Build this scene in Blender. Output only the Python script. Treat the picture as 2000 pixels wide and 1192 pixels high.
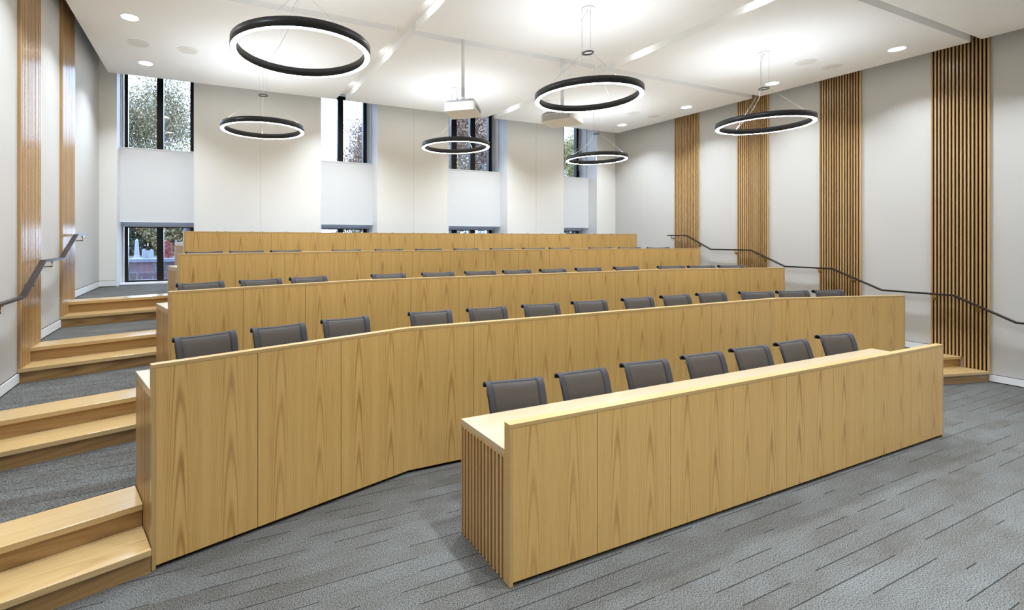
import bpy, math, random
from mathutils import Vector, Matrix
R = math.radians
sc = bpy.context.scene
for o in list(bpy.data.objects):
    bpy.data.objects.remove(o)
C = bpy.data.collections.new('hall')
sc.collection.children.link(C)

# ------------------------------------------------------------------ camera
TH = 0.4189
cam_d = bpy.data.cameras.new('camera')
cam = bpy.data.objects.new('camera', cam_d)
C.objects.link(cam)
cam.location = (0, 0, 1.902)
cam.rotation_euler = (R(90), 0, -TH)
cam_d.sensor_width = 36
cam_d.lens = 36 * 943.1 / 2000
cam_d.shift_x = (1000 - 824.4) / 2000      # the photo is an off-centre crop of a shift-lens frame
cam_d.shift_y = -(596 - 467.8) / 2000
cam_d.clip_start = 0.05
cam_d.clip_end = 300
sc.camera = cam

# ------------------------------------------------------------------ view, world
sc.view_settings.view_transform = 'Standard'
sc.view_settings.look = 'None'
sc.view_settings.exposure = 0.45
sc.view_settings.gamma = 1.0
sc.view_settings.use_curve_mapping = False
sc.cycles.max_bounces = 10
sc.cycles.diffuse_bounces = 6
sc.cycles.transparent_max_bounces = 16
sc.cycles.sample_clamp_indirect = 6
sc.cycles.caustics_reflective = False
sc.cycles.caustics_refractive = False
W = bpy.data.worlds.new('overcast_sky')
sc.world = W
W.use_nodes = True
bg = W.node_tree.nodes['Background']
bg.inputs[0].default_value = (0.56, 0.74, 1.0, 1)
bg.inputs[1].default_value = 9.0

DOWN_W = 20.0       # recessed downlight, watts
SLOT_W = 28.0       # light in the ceiling slots
RING_DOWN = 32.0    # emission of the ring diffusers
RING_UP = 30.0
LAMP_COL = (0.82, 0.905, 1.0)

# ------------------------------------------------------------------ dimensions
ZT = [0.0, 0.282, 0.564, 0.846, 1.125]            # tier floors
ZTOP = [0.893, 1.183, 1.464, 1.742, 2.015]        # desk upstand tops
XR = [6.47, 8.21, 8.18, 8.167, 8.155]              # right ends of the rows
XL = -0.29
ZC = 4.53                                         # underside of the ceiling panels
YB = 9.28                                        # back wall
XW = -1.60                                        # left wall
def xwr(y): return 9.55                           # right wall

# ------------------------------------------------------------------ materials
def newmat(name):
    m = bpy.data.materials.new(name)
    m.use_nodes = True
    nt = m.node_tree
    return m, nt, nt.nodes, nt.links, nt.nodes['Principled BSDF']
def lin(c):
    return tuple((x / 12.92 if x <= .04045 else ((x + .055) / 1.055) ** 2.4) for x in [v / 255 for v in c]) + (1,)
def plain(name, rgb, rough=0.6, metal=0.0, noise=0.0, scale=40, bump=0.0, spec=0.5):
    m, nt, N, L, b = newmat(name)
    col = lin(rgb)
    b.inputs['Roughness'].default_value = rough
    b.inputs['Metallic'].default_value = metal
    b.inputs['Specular IOR Level'].default_value = spec
    tc = N.new('ShaderNodeTexCoord')
    nz = N.new('ShaderNodeTexNoise')
    nz.inputs['Scale'].default_value = scale
    nz.inputs['Detail'].default_value = 3
    L.new(tc.outputs['Object'], nz.inputs['Vector'])
    mx = N.new('ShaderNodeMix'); mx.data_type = 'RGBA'
    mx.inputs[6].default_value = tuple(c * (1 - noise) for c in col[:3]) + (1,)
    mx.inputs[7].default_value = tuple(min(1, c * (1 + noise)) for c in col[:3]) + (1,)
    L.new(nz.outputs['Fac'], mx.inputs[0])
    L.new(mx.outputs[2], b.inputs['Base Color'])
    if bump:
        bp = N.new('ShaderNodeBump'); bp.inputs['Strength'].default_value = bump
        bp.inputs['Distance'].default_value = 0.002
        L.new(nz.outputs['Fac'], bp.inputs['Height']); L.new(bp.outputs[0], b.inputs['Normal'])
    return m
def emis(name, rgb, strength):
    m, nt, N, L, b = newmat(name)
    b.inputs['Base Color'].default_value = (.8, .8, .8, 1)
    b.inputs['Emission Color'].default_value = tuple(rgb) + (1,)
    b.inputs['Emission Strength'].default_value = strength
    return m
def math_(N, L, op, a, b=None, c=None):
    n = N.new('ShaderNodeMath'); n.operation = op
    for i, v in enumerate((a, b, c)):
        if v is None: continue
        if isinstance(v, (int, float)): n.inputs[i].default_value = v
        else: L.new(v, n.inputs[i])
    return n.outputs[0]
def wood(name, light, mid, dark, rough=0.38, half=0.1425, cath=1.0, tone=0.0, fiber=0.5, spec=0.5, k2=3600.0):
    """oak veneer: UV in metres, V runs along the grain; book-matched cathedrals every 2*half"""
    m, nt, N, L, b = newmat(name)
    uv = N.new('ShaderNodeUVMap'); uv.uv_map = 'UVMap'
    sep = N.new('ShaderNodeSeparateXYZ'); L.new(uv.outputs[0], sep.inputs[0])
    u, v = sep.outputs[0], sep.outputs[1]
    oi = N.new('ShaderNodeObjectInfo')
    rv = math_(N, L, 'MULTIPLY', oi.outputs['Random'], 9.0)
    cmb = N.new('ShaderNodeCombineXYZ')
    L.new(math_(N, L, 'MULTIPLY', u, 7.0), cmb.inputs[0])
    L.new(math_(N, L, 'MULTIPLY', v, 1.1), cmb.inputs[1]); L.new(rv, cmb.inputs[2])
    nz = N.new('ShaderNodeTexNoise'); nz.inputs['Scale'].default_value = 1.0; nz.inputs['Detail'].default_value = 2
    L.new(cmb.outputs[0], nz.inputs['Vector'])
    um0 = math_(N, L, 'PINGPONG', math_(N, L, 'ADD', math_(N, L, 'ADD', u, 0.13), math_(N, L, 'MULTIPLY', math_(N, L, 'SUBTRACT', nz.outputs['Fac'], .5), .04)), half)
    um = um0
    F = math_(N, L, 'ADD', math_(N, L, 'MULTIPLY', math_(N, L, 'POWER', math_(N, L, 'ABSOLUTE', um), 2.0), k2),
              math_(N, L, 'MULTIPLY', math_(N, L, 'ADD', v, rv), 15.0))
    F = math_(N, L, 'ADD', F, math_(N, L, 'MULTIPLY', nz.outputs['Fac'], 3.0))
    s = math_(N, L, 'MULTIPLY_ADD', math_(N, L, 'SINE', F), .5, .5)
    s = math_(N, L, 'POWER', s, 2.2)
    s = math_(N, L, 'MULTIPLY', s, math_(N, L, 'MULTIPLY_ADD', um0, -.9 / half, 1.0))
    # grain lines fade in and out
    c2 = N.new('ShaderNodeCombineXYZ')
    L.new(math_(N, L, 'MULTIPLY', u, 14.0), c2.inputs[0]); L.new(math_(N, L, 'MULTIPLY', v, .8), c2.inputs[1]); L.new(rv, c2.inputs[2])
    n2 = N.new('ShaderNodeTexNoise'); n2.inputs['Scale'].default_value = 1.0; n2.inputs['Detail'].default_value = 3
    L.new(c2.outputs[0], n2.inputs['Vector'])
    s = math_(N, L, 'MULTIPLY', s, math_(N, L, 'MULTIPLY_ADD', n2.outputs['Fac'], 1.5 * cath, -.15 * cath))
    # fibres
    c3 = N.new('ShaderNodeCombineXYZ')
    L.new(math_(N, L, 'MULTIPLY', u, 190.0), c3.inputs[0]); L.new(math_(N, L, 'MULTIPLY', v, 4.0), c3.inputs[1]); L.new(rv, c3.inputs[2])
    n3 = N.new('ShaderNodeTexNoise'); n3.inputs['Scale'].default_value = 1.0; n3.inputs['Detail'].default_value = 2
    L.new(c3.outputs[0], n3.inputs['Vector'])
    fb = math_(N, L, 'MULTIPLY', math_(N, L, 'SUBTRACT', n3.outputs['Fac'], .5), fiber)
    # broad tone per strip
    c4 = N.new('ShaderNodeCombineXYZ')
    L.new(math_(N, L, 'MULTIPLY', u, 30.0), c4.inputs[0]); L.new(rv, c4.inputs[1])
    n4 = N.new('ShaderNodeTexNoise'); n4.inputs['Scale'].default_value = 1.0; n4.inputs['Detail'].default_value = 0
    L.new(c4.outputs[0], n4.inputs['Vector'])
    tn = math_(N, L, 'MULTIPLY', math_(N, L, 'SUBTRACT', n4.outputs['Fac'], .5), tone + .35)
    t = math_(N, L, 'ADD', math_(N, L, 'ADD', s, fb), math_(N, L, 'ADD', tn, .22))
    cr = N.new('ShaderNodeValToRGB')
    e = cr.color_ramp.elements
    e[0].position = 0.0; e[0].color = lin(light)
    e[1].position = 1.0; e[1].color = lin(dark)
    x = e.new(0.45); x.color = lin(mid)
    L.new(t, cr.inputs[0]); L.new(cr.outputs[0], b.inputs['Base Color'])
    b.inputs['Roughness'].default_value = rough
    b.inputs['Specular IOR Level'].default_value = spec
    b.inputs['Coat Weight'].default_value = .35; b.inputs['Coat Roughness'].default_value = .22
    return m
M = {}
M['oak'] = wood('oak_veneer', (212, 173, 105), (199, 157, 90), (165, 121, 62), rough=.4, spec=.4, cath=.9, fiber=.8)
M['oak_top'] = wood('oak_worktop', (188, 169, 140), (180, 160, 128), (163, 142, 108), rough=.3, cath=.35, fiber=.35, half=.2)
M['oak_edge'] = wood('oak_edge', (194, 160, 104), (181, 146, 91), (152, 116, 70), rough=.35, cath=.3, half=.3)
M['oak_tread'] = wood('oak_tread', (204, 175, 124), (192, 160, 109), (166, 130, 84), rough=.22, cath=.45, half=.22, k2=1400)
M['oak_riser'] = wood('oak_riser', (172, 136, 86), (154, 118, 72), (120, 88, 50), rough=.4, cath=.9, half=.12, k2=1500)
M['oak_slat'] = wood('oak_slat', (202, 168, 117), (182, 144, 95), (140, 101, 61), rough=.28, cath=.25, tone=1.1, half=.3)
M['slat_back'] = plain('slat_backing', (30, 18, 10), .8, noise=.2)
M['dark_void'] = plain('shadow_gap', (28, 26, 24), .9)
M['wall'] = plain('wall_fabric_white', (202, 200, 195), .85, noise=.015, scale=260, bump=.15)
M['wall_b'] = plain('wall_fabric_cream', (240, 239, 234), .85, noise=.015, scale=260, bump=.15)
M['white'] = plain('white_paint', (240, 240, 240), .6, noise=.005)
M['ceil'] = plain('ceiling_paint', (243, 242, 240), .75, noise=.004)
M['plenum'] = plain('plenum_dark', (70, 70, 72), .9)
M['seam'] = plain('panel_seam', (214, 210, 200), .9)
M['board'] = plain('infill_board_white', (232, 234, 236), .6, noise=.004)
M['shade_box'] = plain('shade_pocket_grey', (190, 190, 196), .5)
M['black_metal'] = plain('black_window_metal', (30, 28, 27), .35, .3)
M['rail'] = plain('rail_dark_bronze', (66, 60, 58), .38, .6, noise=.05)
M['brass'] = plain('brass', (196, 160, 98), .25, 1.0)
M['ring_black'] = plain('ring_black', (38, 38, 40), .38, .2)
M['steel'] = plain('steel', (170, 170, 172), .3, 1.0)
M['cord'] = plain('white_cord', (225, 225, 225), .6)
M['wire'] = plain('steel_wire', (190, 190, 190), .35, .8)
M['proj'] = plain('projector_white', (225, 222, 216), .45)
M['proj_grey'] = plain('projector_grey', (130, 130, 132), .5)
M['proj_dark'] = plain('projector_dark', (45, 45, 48), .5)
M['vent_grey'] = plain('speaker_grille', (222, 219, 212), .8, noise=.02, scale=900)
M['ring_lit'] = emis('ring_diffuser', LAMP_COL, RING_DOWN)
M['ring_up'] = emis('ring_up_diffuser', LAMP_COL, RING_UP)
M['lamp_lit'] = emis('downlight_lens', (1, .98, .95), 16.0)
M['border'] = plain('chair_border_fabric', (52, 50, 54), .75, noise=.12, scale=500, bump=.2)
M['chair_frame'] = plain('chair_frame_dark', (36, 35, 37), .65)
M['chair_alu'] = plain('chair_aluminium', (150, 150, 152), .3, .9)
M['castor'] = plain('castor_black', (24, 24, 25), .5)

def mesh_fabric():
    m, nt, N, L, b = newmat('chair_mesh_fabric')
    tc = N.new('ShaderNodeTexCoord')
    w1 = N.new('ShaderNodeTexNoise'); w1.inputs['Scale'].default_value = 700; w1.inputs['Detail'].default_value = 1
    L.new(tc.outputs['Object'], w1.inputs['Vector'])
    cr = N.new('ShaderNodeValToRGB')
    cr.color_ramp.elements[0].color = lin((54, 49, 45)); cr.color_ramp.elements[0].position = .3
    cr.color_ramp.elements[1].color = lin((82, 74, 67)); cr.color_ramp.elements[1].position = .7
    L.new(w1.outputs['Fac'], cr.inputs[0]); L.new(cr.outputs[0], b.inputs['Base Color'])
    b.inputs['Roughness'].default_value = .7
    tr = N.new('ShaderNodeBsdfTransparent')
    mx = N.new('ShaderNodeMixShader'); mx.inputs[0].default_value = .18
    L.new(b.outputs[0], mx.inputs[1]); L.new(tr.outputs[0], mx.inputs[2])
    L.new(mx.outputs[0], N['Material Output'].inputs[0])
    return m
M['mesh'] = mesh_fabric()

def glass():
    m, nt, N, L, b = newmat('window_glass')
    tr = N.new('ShaderNodeBsdfTransparent'); tr.inputs[0].default_value = (.93, .96, 1, 1)
    gl = N.new('ShaderNodeBsdfGlossy'); gl.inputs['Roughness'].default_value = .02
    fr = N.new('ShaderNodeFresnel'); fr.inputs[0].default_value = 1.45
    mx = N.new('ShaderNodeMixShader')
    L.new(fr.outputs[0], mx.inputs[0]); L.new(tr.outputs[0], mx.inputs[1]); L.new(gl.outputs[0], mx.inputs[2])
    L.new(mx.outputs[0], N['Material Output'].inputs[0])
    return m
M['glass'] = glass()

def carpet():
    """plank carpet tiles: broken dark lines along x, soft tone patches bounded by them, salt-and-pepper pile"""
    m, nt, N, L, b = newmat('carpet_grey')
    tc = N.new('ShaderNodeTexCoord')
    sep = N.new('ShaderNodeSeparateXYZ'); L.new(tc.outputs['Object'], sep.inputs[0])
    x, y = sep.outputs[0], sep.outputs[1]
    RH = .115
    q = math_(N, L, 'DIVIDE', y, RH)
    row = math_(N, L, 'FLOOR', q); fr = math_(N, L, 'FRACT', q)
    def band(kx, kr, seed, detail):
        c = N.new('ShaderNodeCombineXYZ')
        L.new(math_(N, L, 'MULTIPLY', x, kx), c.inputs[0]); L.new(math_(N, L, 'MULTIPLY', row, kr), c.inputs[1]); c.inputs[2].default_value = seed
        n = N.new('ShaderNodeTexNoise'); n.inputs['Scale'].default_value = 1; n.inputs['Detail'].default_value = detail
        L.new(c.outputs[0], n.inputs['Vector']); return n.outputs['Fac']
    on = math_(N, L, 'GREATER_THAN', band(1.9, 7.31, 0, 0), .465)
    ln = math_(N, L, 'MULTIPLY', math_(N, L, 'LESS_THAN', fr, .005 / RH), on)
    tone = band(1.3, 3.77, 4.2, 2)
    # the patch is darker just below its line, and fades towards the next
    c = N.new('ShaderNodeMapping'); c.inputs['Scale'].default_value = (3.5, 9, 1); L.new(tc.outputs['Object'], c.inputs[0])
    n1 = N.new('ShaderNodeTexNoise'); n1.inputs['Scale'].default_value = 1.0; n1.inputs['Detail'].default_value = 3
    L.new(c.outputs[0], n1.inputs['Vector'])
    sp = N.new('ShaderNodeTexNoise'); sp.inputs['Scale'].default_value = 150; sp.inputs['Detail'].default_value = 1.5; sp.inputs['Roughness'].default_value = .8
    L.new(tc.outputs['Object'], sp.inputs['Vector'])
    t = math_(N, L, 'ADD', math_(N, L, 'MULTIPLY', tone, .62), math_(N, L, 'MULTIPLY', n1.outputs['Fac'], .38))
    cr = N.new('ShaderNodeValToRGB'); e = cr.color_ramp.elements
    e[0].position = .33; e[0].color = lin((86, 83, 78)); e[1].position = .67; e[1].color = lin((102, 103, 101))
    L.new(t, cr.inputs[0])
    v = math_(N, L, 'MULTIPLY_ADD', sp.outputs['Fac'], 4.6, -1.3)
    v = math_(N, L, 'MAXIMUM', v, .18)
    sc_ = N.new('ShaderNodeVectorMath'); sc_.operation = 'SCALE'
    L.new(cr.outputs[0], sc_.inputs[0]); L.new(v, sc_.inputs['Scale'])
    mx = N.new('ShaderNodeMix'); mx.data_type = 'RGBA'
    L.new(math_(N, L, 'MULTIPLY', ln, .95), mx.inputs[0]); L.new(sc_.outputs[0], mx.inputs[6]); mx.inputs[7].default_value = lin((34, 33, 31))
    L.new(mx.outputs[2], b.inputs['Base Color'])
    b.inputs['Roughness'].default_value = .95; b.inputs['Specular IOR Level'].default_value = .1
    return m
M['carpet'] = carpet()

# ------------------------------------------------------------------ mesh building
class MB:
    def __init__(s):
        s.v = []; s.f = []; s.uv = []; s.mi = []; s.sm = []
    def face(s, pts, uvs=None, mi=0, smooth=False):
        i = len(s.v); s.v += [tuple(p) for p in pts]
        s.f.append(tuple(range(i, i + len(pts))))
        s.uv.append(uvs or [(p[0] + p[1], p[2]) for p in pts]); s.mi.append(mi); s.sm.append(smooth)
    def hexa(s, b, t, grain='z', uo=(0, 0), mi=0):
        """b, t: 4 bottom and 4 top corners (ccw from above)."""
        b = [Vector(p) for p in b]; t = [Vector(p) for p in t]
        ex = (b[1] - b[0]).normalized(); 
        def uvf(pts):
            n = (pts[1] - pts[0]).cross(pts[2] - pts[0])
            if n.length < 1e-12: n = Vector((0, 0, 1))
            n.normalize()
            g = {'z': Vector((0, 0, 1)), 'x': ex, 'y': (b[3] - b[0]).normalized()}[grain]
            if abs(g.dot(n)) > .9: g = Vector((0, 0, 1)) if abs(n.z) < .9 else ex
            g = (g - n * g.dot(n)).normalized()
            a = g.cross(n)
            return [(a.dot(p) + uo[0], g.dot(p) + uo[1]) for p in pts]
        for q in ([b[3], b[2], b[1], b[0]], [t[0], t[1], t[2], t[3]], [b[0], b[1], t[1], t[0]], [b[1], b[2], t[2], t[1]], [b[2], b[3], t[3], t[2]], [b[3], b[0], t[0], t[3]]):
            s.face(q, uvf(q), mi)
    def box(s, x0, x1, y0, y1, z0, z1, grain='z', uo=(0, 0), mi=0):
        b = [(x0, y0, z0), (x1, y0, z0), (x1, y1, z0), (x0, y1, z0)]
        t = [(x0, y0, z1), (x1, y0, z1), (x1, y1, z1), (x0, y1, z1)]
        s.hexa(b, t, grain, uo, mi)
    def prism(s, poly, z0, z1, grain='z', uo=(0, 0), mi=0):
        """poly ccw from above"""
        n = len(poly)
        s.face([(x, y, z1) for x, y in poly], [(y + uo[0], x + uo[1]) for x, y in poly], mi)
        s.face([(x, y, z0) for x, y in reversed(poly)], [(y, x) for x, y in reversed(poly)], mi)
        acc = 0
        for i in range(n):
            a, b = poly[i], poly[(i + 1) % n]
            l = math.dist(a, b)
            q = [(a[0], a[1], z0), (b[0], b[1], z0), (b[0], b[1], z1), (a[0], a[1], z1)]
            if grain == 'z': uv = [(acc + uo[0], z0 + uo[1]), (acc + l + uo[0], z0 + uo[1]), (acc + l + uo[0], z1 + uo[1]), (acc + uo[0], z1 + uo[1])]
            else: uv = [(z0 + uo[0], acc + uo[1]), (z0 + uo[0], acc + l + uo[1]), (z1 + uo[0], acc + l + uo[1]), (z1 + uo[0], acc + uo[1])]
            s.face(q, uv, mi); acc += l
    def tube(s, pts, r, n=8, mi=0, cap=True, radii=None):
        pts = [Vector(p) for p in pts]
        rings = []
        up = Vector((0, 0, 1))
        for i, p in enumerate(pts):
            d = (pts[min(i + 1, len(pts) - 1)] - pts[max(i - 1, 0)]).normalized()
            a = d.cross(up)
            if a.length < .05: a = d.cross(Vector((1, 0, 0)))
            a.normalize(); b = d.cross(a).normalized()
            rr = radii[i] if radii else r
            rings.append([p + a * rr * math.cos(2 * math.pi * k / n) + b * rr * math.sin(2 * math.pi * k / n) for k in range(n)])
        base = len(s.v)
        for rg in rings: s.v += [tuple(p) for p in rg]
        for i in range(len(rings) - 1):
            for k in range(n):
                k2 = (k + 1) % n
                s.f.append((base + i * n + k, base + (i + 1) * n + k, base + (i + 1) * n + k2, base + i * n + k2))
                s.uv.append([(k / n * .1, i * .1)] * 4); s.mi.append(mi); s.sm.append(True)
        if cap:
            s.f.append(tuple(base + k for k in range(n))); s.uv.append([(0, 0)] * n); s.mi.append(mi); s.sm.append(False)
            s.f.append(tuple(base + (len(rings) - 1) * n + k for k in reversed(range(n)))); s.uv.append([(0, 0)] * n); s.mi.append(mi); s.sm.append(False)
    def disc(s, c, r, n=32, z_up=True, mi=0):
        p = [(c[0] + r * math.cos(2 * math.pi * k / n), c[1] + r * math.sin(2 * math.pi * k / n), c[2]) for k in range(n)]
        if not z_up: p.reverse()
        s.face(p, None, mi)
    def cyl(s, c, r, z0, z1, n=32, mi=0, r1=None):
        r1 = r if r1 is None else r1
        lo = [(c[0] + r * math.cos(2 * math.pi * k / n), c[1] + r * math.sin(2 * math.pi * k / n), z0) for k in range(n)]
        hi = [(c[0] + r1 * math.cos(2 * math.pi * k / n), c[1] + r1 * math.sin(2 * math.pi * k / n), z1) for k in range(n)]
        base = len(s.v); s.v += lo + hi
        for k in range(n):
            k2 = (k + 1) % n
            s.f.append((base + k, base + k2, base + n + k2, base + n + k)); s.uv.append([(0, 0)] * 4); s.mi.append(mi); s.sm.append(True)
        s.f.append(tuple(base + n + k for k in range(n))); s.uv.append([(0, 0)] * n); s.mi.append(mi); s.sm.append(False)
        s.f.append(tuple(base + k for k in reversed(range(n)))); s.uv.append([(0, 0)] * n); s.mi.append(mi); s.sm.append(False)
    def ring(s, c, r0, r1, z0, z1, n=96, mi=0):
        """flat annular band, rectangular section"""
        base = len(s.v)
        for k in range(n):
            a = 2 * math.pi * k / n; ca, sa = math.cos(a), math.sin(a)
            s.v += [(c[0] + r0 * ca, c[1] + r0 * sa, z0), (c[0] + r1 * ca, c[1] + r1 * sa, z0), (c[0] + r1 * ca, c[1] + r1 * sa, z1), (c[0] + r0 * ca, c[1] + r0 * sa, z1)]
        for k in range(n):
            a, b = base + 4 * k, base + 4 * ((k + 1) % n)
            for j in range(4):
                j2 = (j + 1) % 4
                s.f.append((a + j, b + j, b + j2, a + j2)); s.uv.append([(0, 0)] * 4); s.mi.append(mi); s.sm.append(j in (1, 3))
    def build(s, name, mats, parent=None, loc=None, bevel=0.0, rot=None):
        me = bpy.data.meshes.new(name)
        me.from_pydata([Vector(v) for v in s.v], [], s.f)
        ul = me.uv_layers.new(name='UVMap')
        i = 0
        for uvs in s.uv:
            for q in uvs:
                ul.data[i].uv = q; i += 1
        for p, mi, sm in zip(me.polygons, s.mi, s.sm):
            p.material_index = mi; p.use_smooth = sm
        for m in (mats if isinstance(mats, (list, tuple)) else [mats]):
            me.materials.append(m)
        me.update()
        o = bpy.data.objects.new(name, me)
        C.objects.link(o)
        if parent: o.parent = parent
        if loc: o.location = loc
        if rot: o.rotation_euler = rot
        if bevel:
            wd = o.modifiers.new('weld', 'WELD'); wd.merge_threshold = 1e-5
            bv = o.modifiers.new('bevel', 'BEVEL'); bv.width = bevel; bv.segments = 2; bv.limit_method = 'ANGLE'
        return o
def empty(name, loc=(0, 0, 0), rz=0):
    o = bpy.data.objects.new(name, None); C.objects.link(o)
    o.location = loc; o.rotation_euler = (0, 0, rz); o.empty_display_size = .1
    return o
def tag(o, label, cat, group=None, kind=None):
    o['label'] = label; o['category'] = cat
    if group: o['group'] = group
    if kind: o['kind'] = kind
    return o
def struct(o, label=None):
    o['kind'] = 'structure'
    if label: o['label'] = label
    return o
def children(o): return [c for c in C.objects if c.parent == o]

# ------------------------------------------------------------------ rows as polylines
def rowpoly(k):
    dy = 1.40 * (k - 1)
    if k == 0: return [(1.503, 2.203), (XR[0], 2.203)]
    return [(XL, 3.149 + dy), (1.49, 3.62 + dy), (6.33, 3.62 + dy), (XR[k], 3.149 + dy)]
def dirs(k):
    """offset direction (per unit depth) at each vertex of the row polyline"""
    P = rowpoly(k)
    if k == 0: return [(0, 1), (0, 1)]
    out = [(-.256, .967)]
    for i in (1, 2):
        a = Vector(P[i]) - Vector(P[i - 1]); b = Vector(P[i + 1]) - Vector(P[i])
        na = Vector((-a.y, a.x)).normalized(); nb = Vector((-b.y, b.x)).normalized()
        m = (na + nb).normalized(); m = m / m.dot(na)
        out.append((m.x, m.y))
    out.append((.256, .967))
    return out
def arc(k):
    P = rowpoly(k); a = [0]
    for i in range(len(P) - 1): a.append(a[-1] + math.dist(P[i], P[i + 1]))
    return a
def offpt(k, s, off):
    P, D, A = rowpoly(k), dirs(k), arc(k)
    for i in range(len(P) - 1):
        if s <= A[i + 1] + 1e-9 or i == len(P) - 2:
            t = (s - A[i]) / (A[i + 1] - A[i])
            p = Vector(P[i]).lerp(Vector(P[i + 1]), t)
            if t < 1e-6: d = Vector(D[i])
            elif t > 1 - 1e-6: d = Vector(D[i + 1])
            else:
                # straight normal, blended near the ends of the run
                e = Vector(P[i + 1]) - Vector(P[i]); n = Vector((-e.y, e.x)).normalized()
                L = A[i + 1] - A[i]
                w0 = max(0, 1 - t * L / .3); w1 = max(0, 1 - (1 - t) * L / .3)
                d = n * (1 - w0 - w1) + Vector(D[i]) * w0 + Vector(D[i + 1]) * w1
            return (p.x + d.x * off, p.y + d.y * off)
def strip(mb, k, s0, s1, o0, o1, z0, z1, grain='z', uo=(0, 0), mi=0):
    A = arc(k)
    ss = [s0] + [a for a in A if s0 + 1e-6 < a < s1 - 1e-6] + [s1]
    for a, b in zip(ss[:-1], ss[1:]):
        q = [offpt(k, a, o0), offpt(k, b, o0), offpt(k, b, o1), offpt(k, a, o1)]
        bt = [(x, y, z0) for x, y in q]; tp = [(x, y, z1) for x, y in q]
        B = [Vector(p) for p in bt]; T = [Vector(p) for p in tp]
        faces = [([B[3], B[2], B[1], B[0]], 'h'), ([T[0], T[1], T[2], T[3]], 'h'), ([B[0], B[1], T[1], T[0]], 'f'), ([B[2], B[3], T[3], T[2]], 'k')]
        if a == ss[0]: faces.append(([B[3], B[0], T[0], T[3]], 'e'))
        if b == ss[-1]: faces.append(([B[1], B[2], T[2], T[1]], 'e'))
        for pts, kind in faces:
            uvs = []
            for p in pts:
                if kind == 'e': al, ac = 0, math.dist((p.x, p.y), q[0])
                else:
                    near_a = (p - B[0]).xy.length < 1e-6 or (p - B[3]).xy.length < 1e-6
                    al = a if near_a else b
                    ac = o0 if ((p - B[0]).xy.length < 1e-6 or (p - B[1]).xy.length < 1e-6) else o1
                if kind == 'h': uv = (ac, al)
                elif kind == 'e': uv = (ac, p.z)
                else: uv = (al, p.z) if grain == 'z' else (p.z, al)
                uvs.append((uv[0] + uo[0], uv[1] + uo[1]))
            mb.face(pts, uvs, mi)

# ================================================================== SETTING
def slab(name, poly, z0, z1, mat, grain='z'):
    mb = MB(); mb.prism(poly, z0, z1, grain); return struct(mb.build(name, mat))
YF = -3.4
slab('floor', [(XW, YF), (xwr(YF), YF), (xwr(YB), YB), (XW, YB)], -.2, 0, M['carpet'])
def yw(k):  # where the riser line meets the walls
    P = rowpoly(k); sl = (P[1][1] - P[0][1]) / (P[1][0] - P[0][0])
    yl = P[0][1] - sl * (P[0][0] - XW)
    sr = (P[3][1] - P[2][1]) / (P[3][0] - P[2][0])
    y = P[3][1]
    for _ in range(6): y = P[3][1] + sr * (xwr(y) - P[3][0])
    return yl, y
for k in (1, 2, 3, 4):
    yl, yr = yw(k)
    e0, e1 = offpt(k, 0, .56), offpt(k, arc(k)[-1], .56)
    a0, a1 = offpt(k, 0.03, .03), offpt(k, arc(k)[-1] - .03, .03)
    fa = [(XW, yl + .54), (e0[0] + .03, e0[1] - .01), a0]
    A = arc(k)
    fa += [offpt(k, A[1], .03), offpt(k, A[2], .03), a1, (e1[0] - .03, e1[1] - .01), (xwr(yr + .54), yr + .54)]
    poly = fa + [(xwr(YB), YB), (XW, YB)]
    if k == 4: poly = fa + [(xwr(YB), YB), (xwr(YB), YB + .6), (XW, YB + .6), (XW, YB)]
    slab('floor', poly, ZT[k - 1] + .001, ZT[k], M['carpet'])

ZH = 5.1
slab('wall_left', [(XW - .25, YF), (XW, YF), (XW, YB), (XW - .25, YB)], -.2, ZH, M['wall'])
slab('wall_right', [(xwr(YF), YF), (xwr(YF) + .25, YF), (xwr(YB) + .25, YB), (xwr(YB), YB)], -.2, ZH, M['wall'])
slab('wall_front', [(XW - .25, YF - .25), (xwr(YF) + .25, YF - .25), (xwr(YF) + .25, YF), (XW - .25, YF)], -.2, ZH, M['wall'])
# back wall: piers and openings
WIN = [(-1.355, -.207), (2.003, 3.142), (4.755, 6.264), (7.883, 8.93)]
YG = 9.98
mb = MB()
xs = [XW - .25] + [x for w in WIN for x in w] + [9.55 + .25]
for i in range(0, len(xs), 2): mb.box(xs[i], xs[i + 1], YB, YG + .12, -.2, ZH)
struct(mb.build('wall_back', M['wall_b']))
mb = MB()
for a, b in WIN: mb.box(a, b, YG, YG + .12, 4.95, ZH)
for a, b in WIN: mb.box(a, b, YG, YG + .12, .6, ZT[4] + .0)
struct(mb.build('wall_back', M['wall_b']))
# white corner beads and reveals
mb = MB()
for a, b in WIN:
    for x, sgn in ((a, 1), (b, -1)):
        x0, x1 = sorted((x - .014 * sgn, x + .003 * sgn))
        mb.box(x0, x1, YB - .005, YG, ZT[4], 4.95)
struct(mb.build('trim_1', M['white']))
# faint vertical joints between the wall panels
mb = MB()
for x in (.895, 3.94, 7.065): mb.box(x - .003, x + .003, YB - .002, YB + .01, ZT[4] + .1, 4.9)
struct(mb.build('trim_2', M['seam']))
mb = MB()
for y in (8.35,): mb.box(xwr(y) - .002, xwr(y) + .01, y - .003, y + .003, ZT[4] + .1, 4.9)
struct(mb.build('trim_3', M['seam']))
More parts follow.
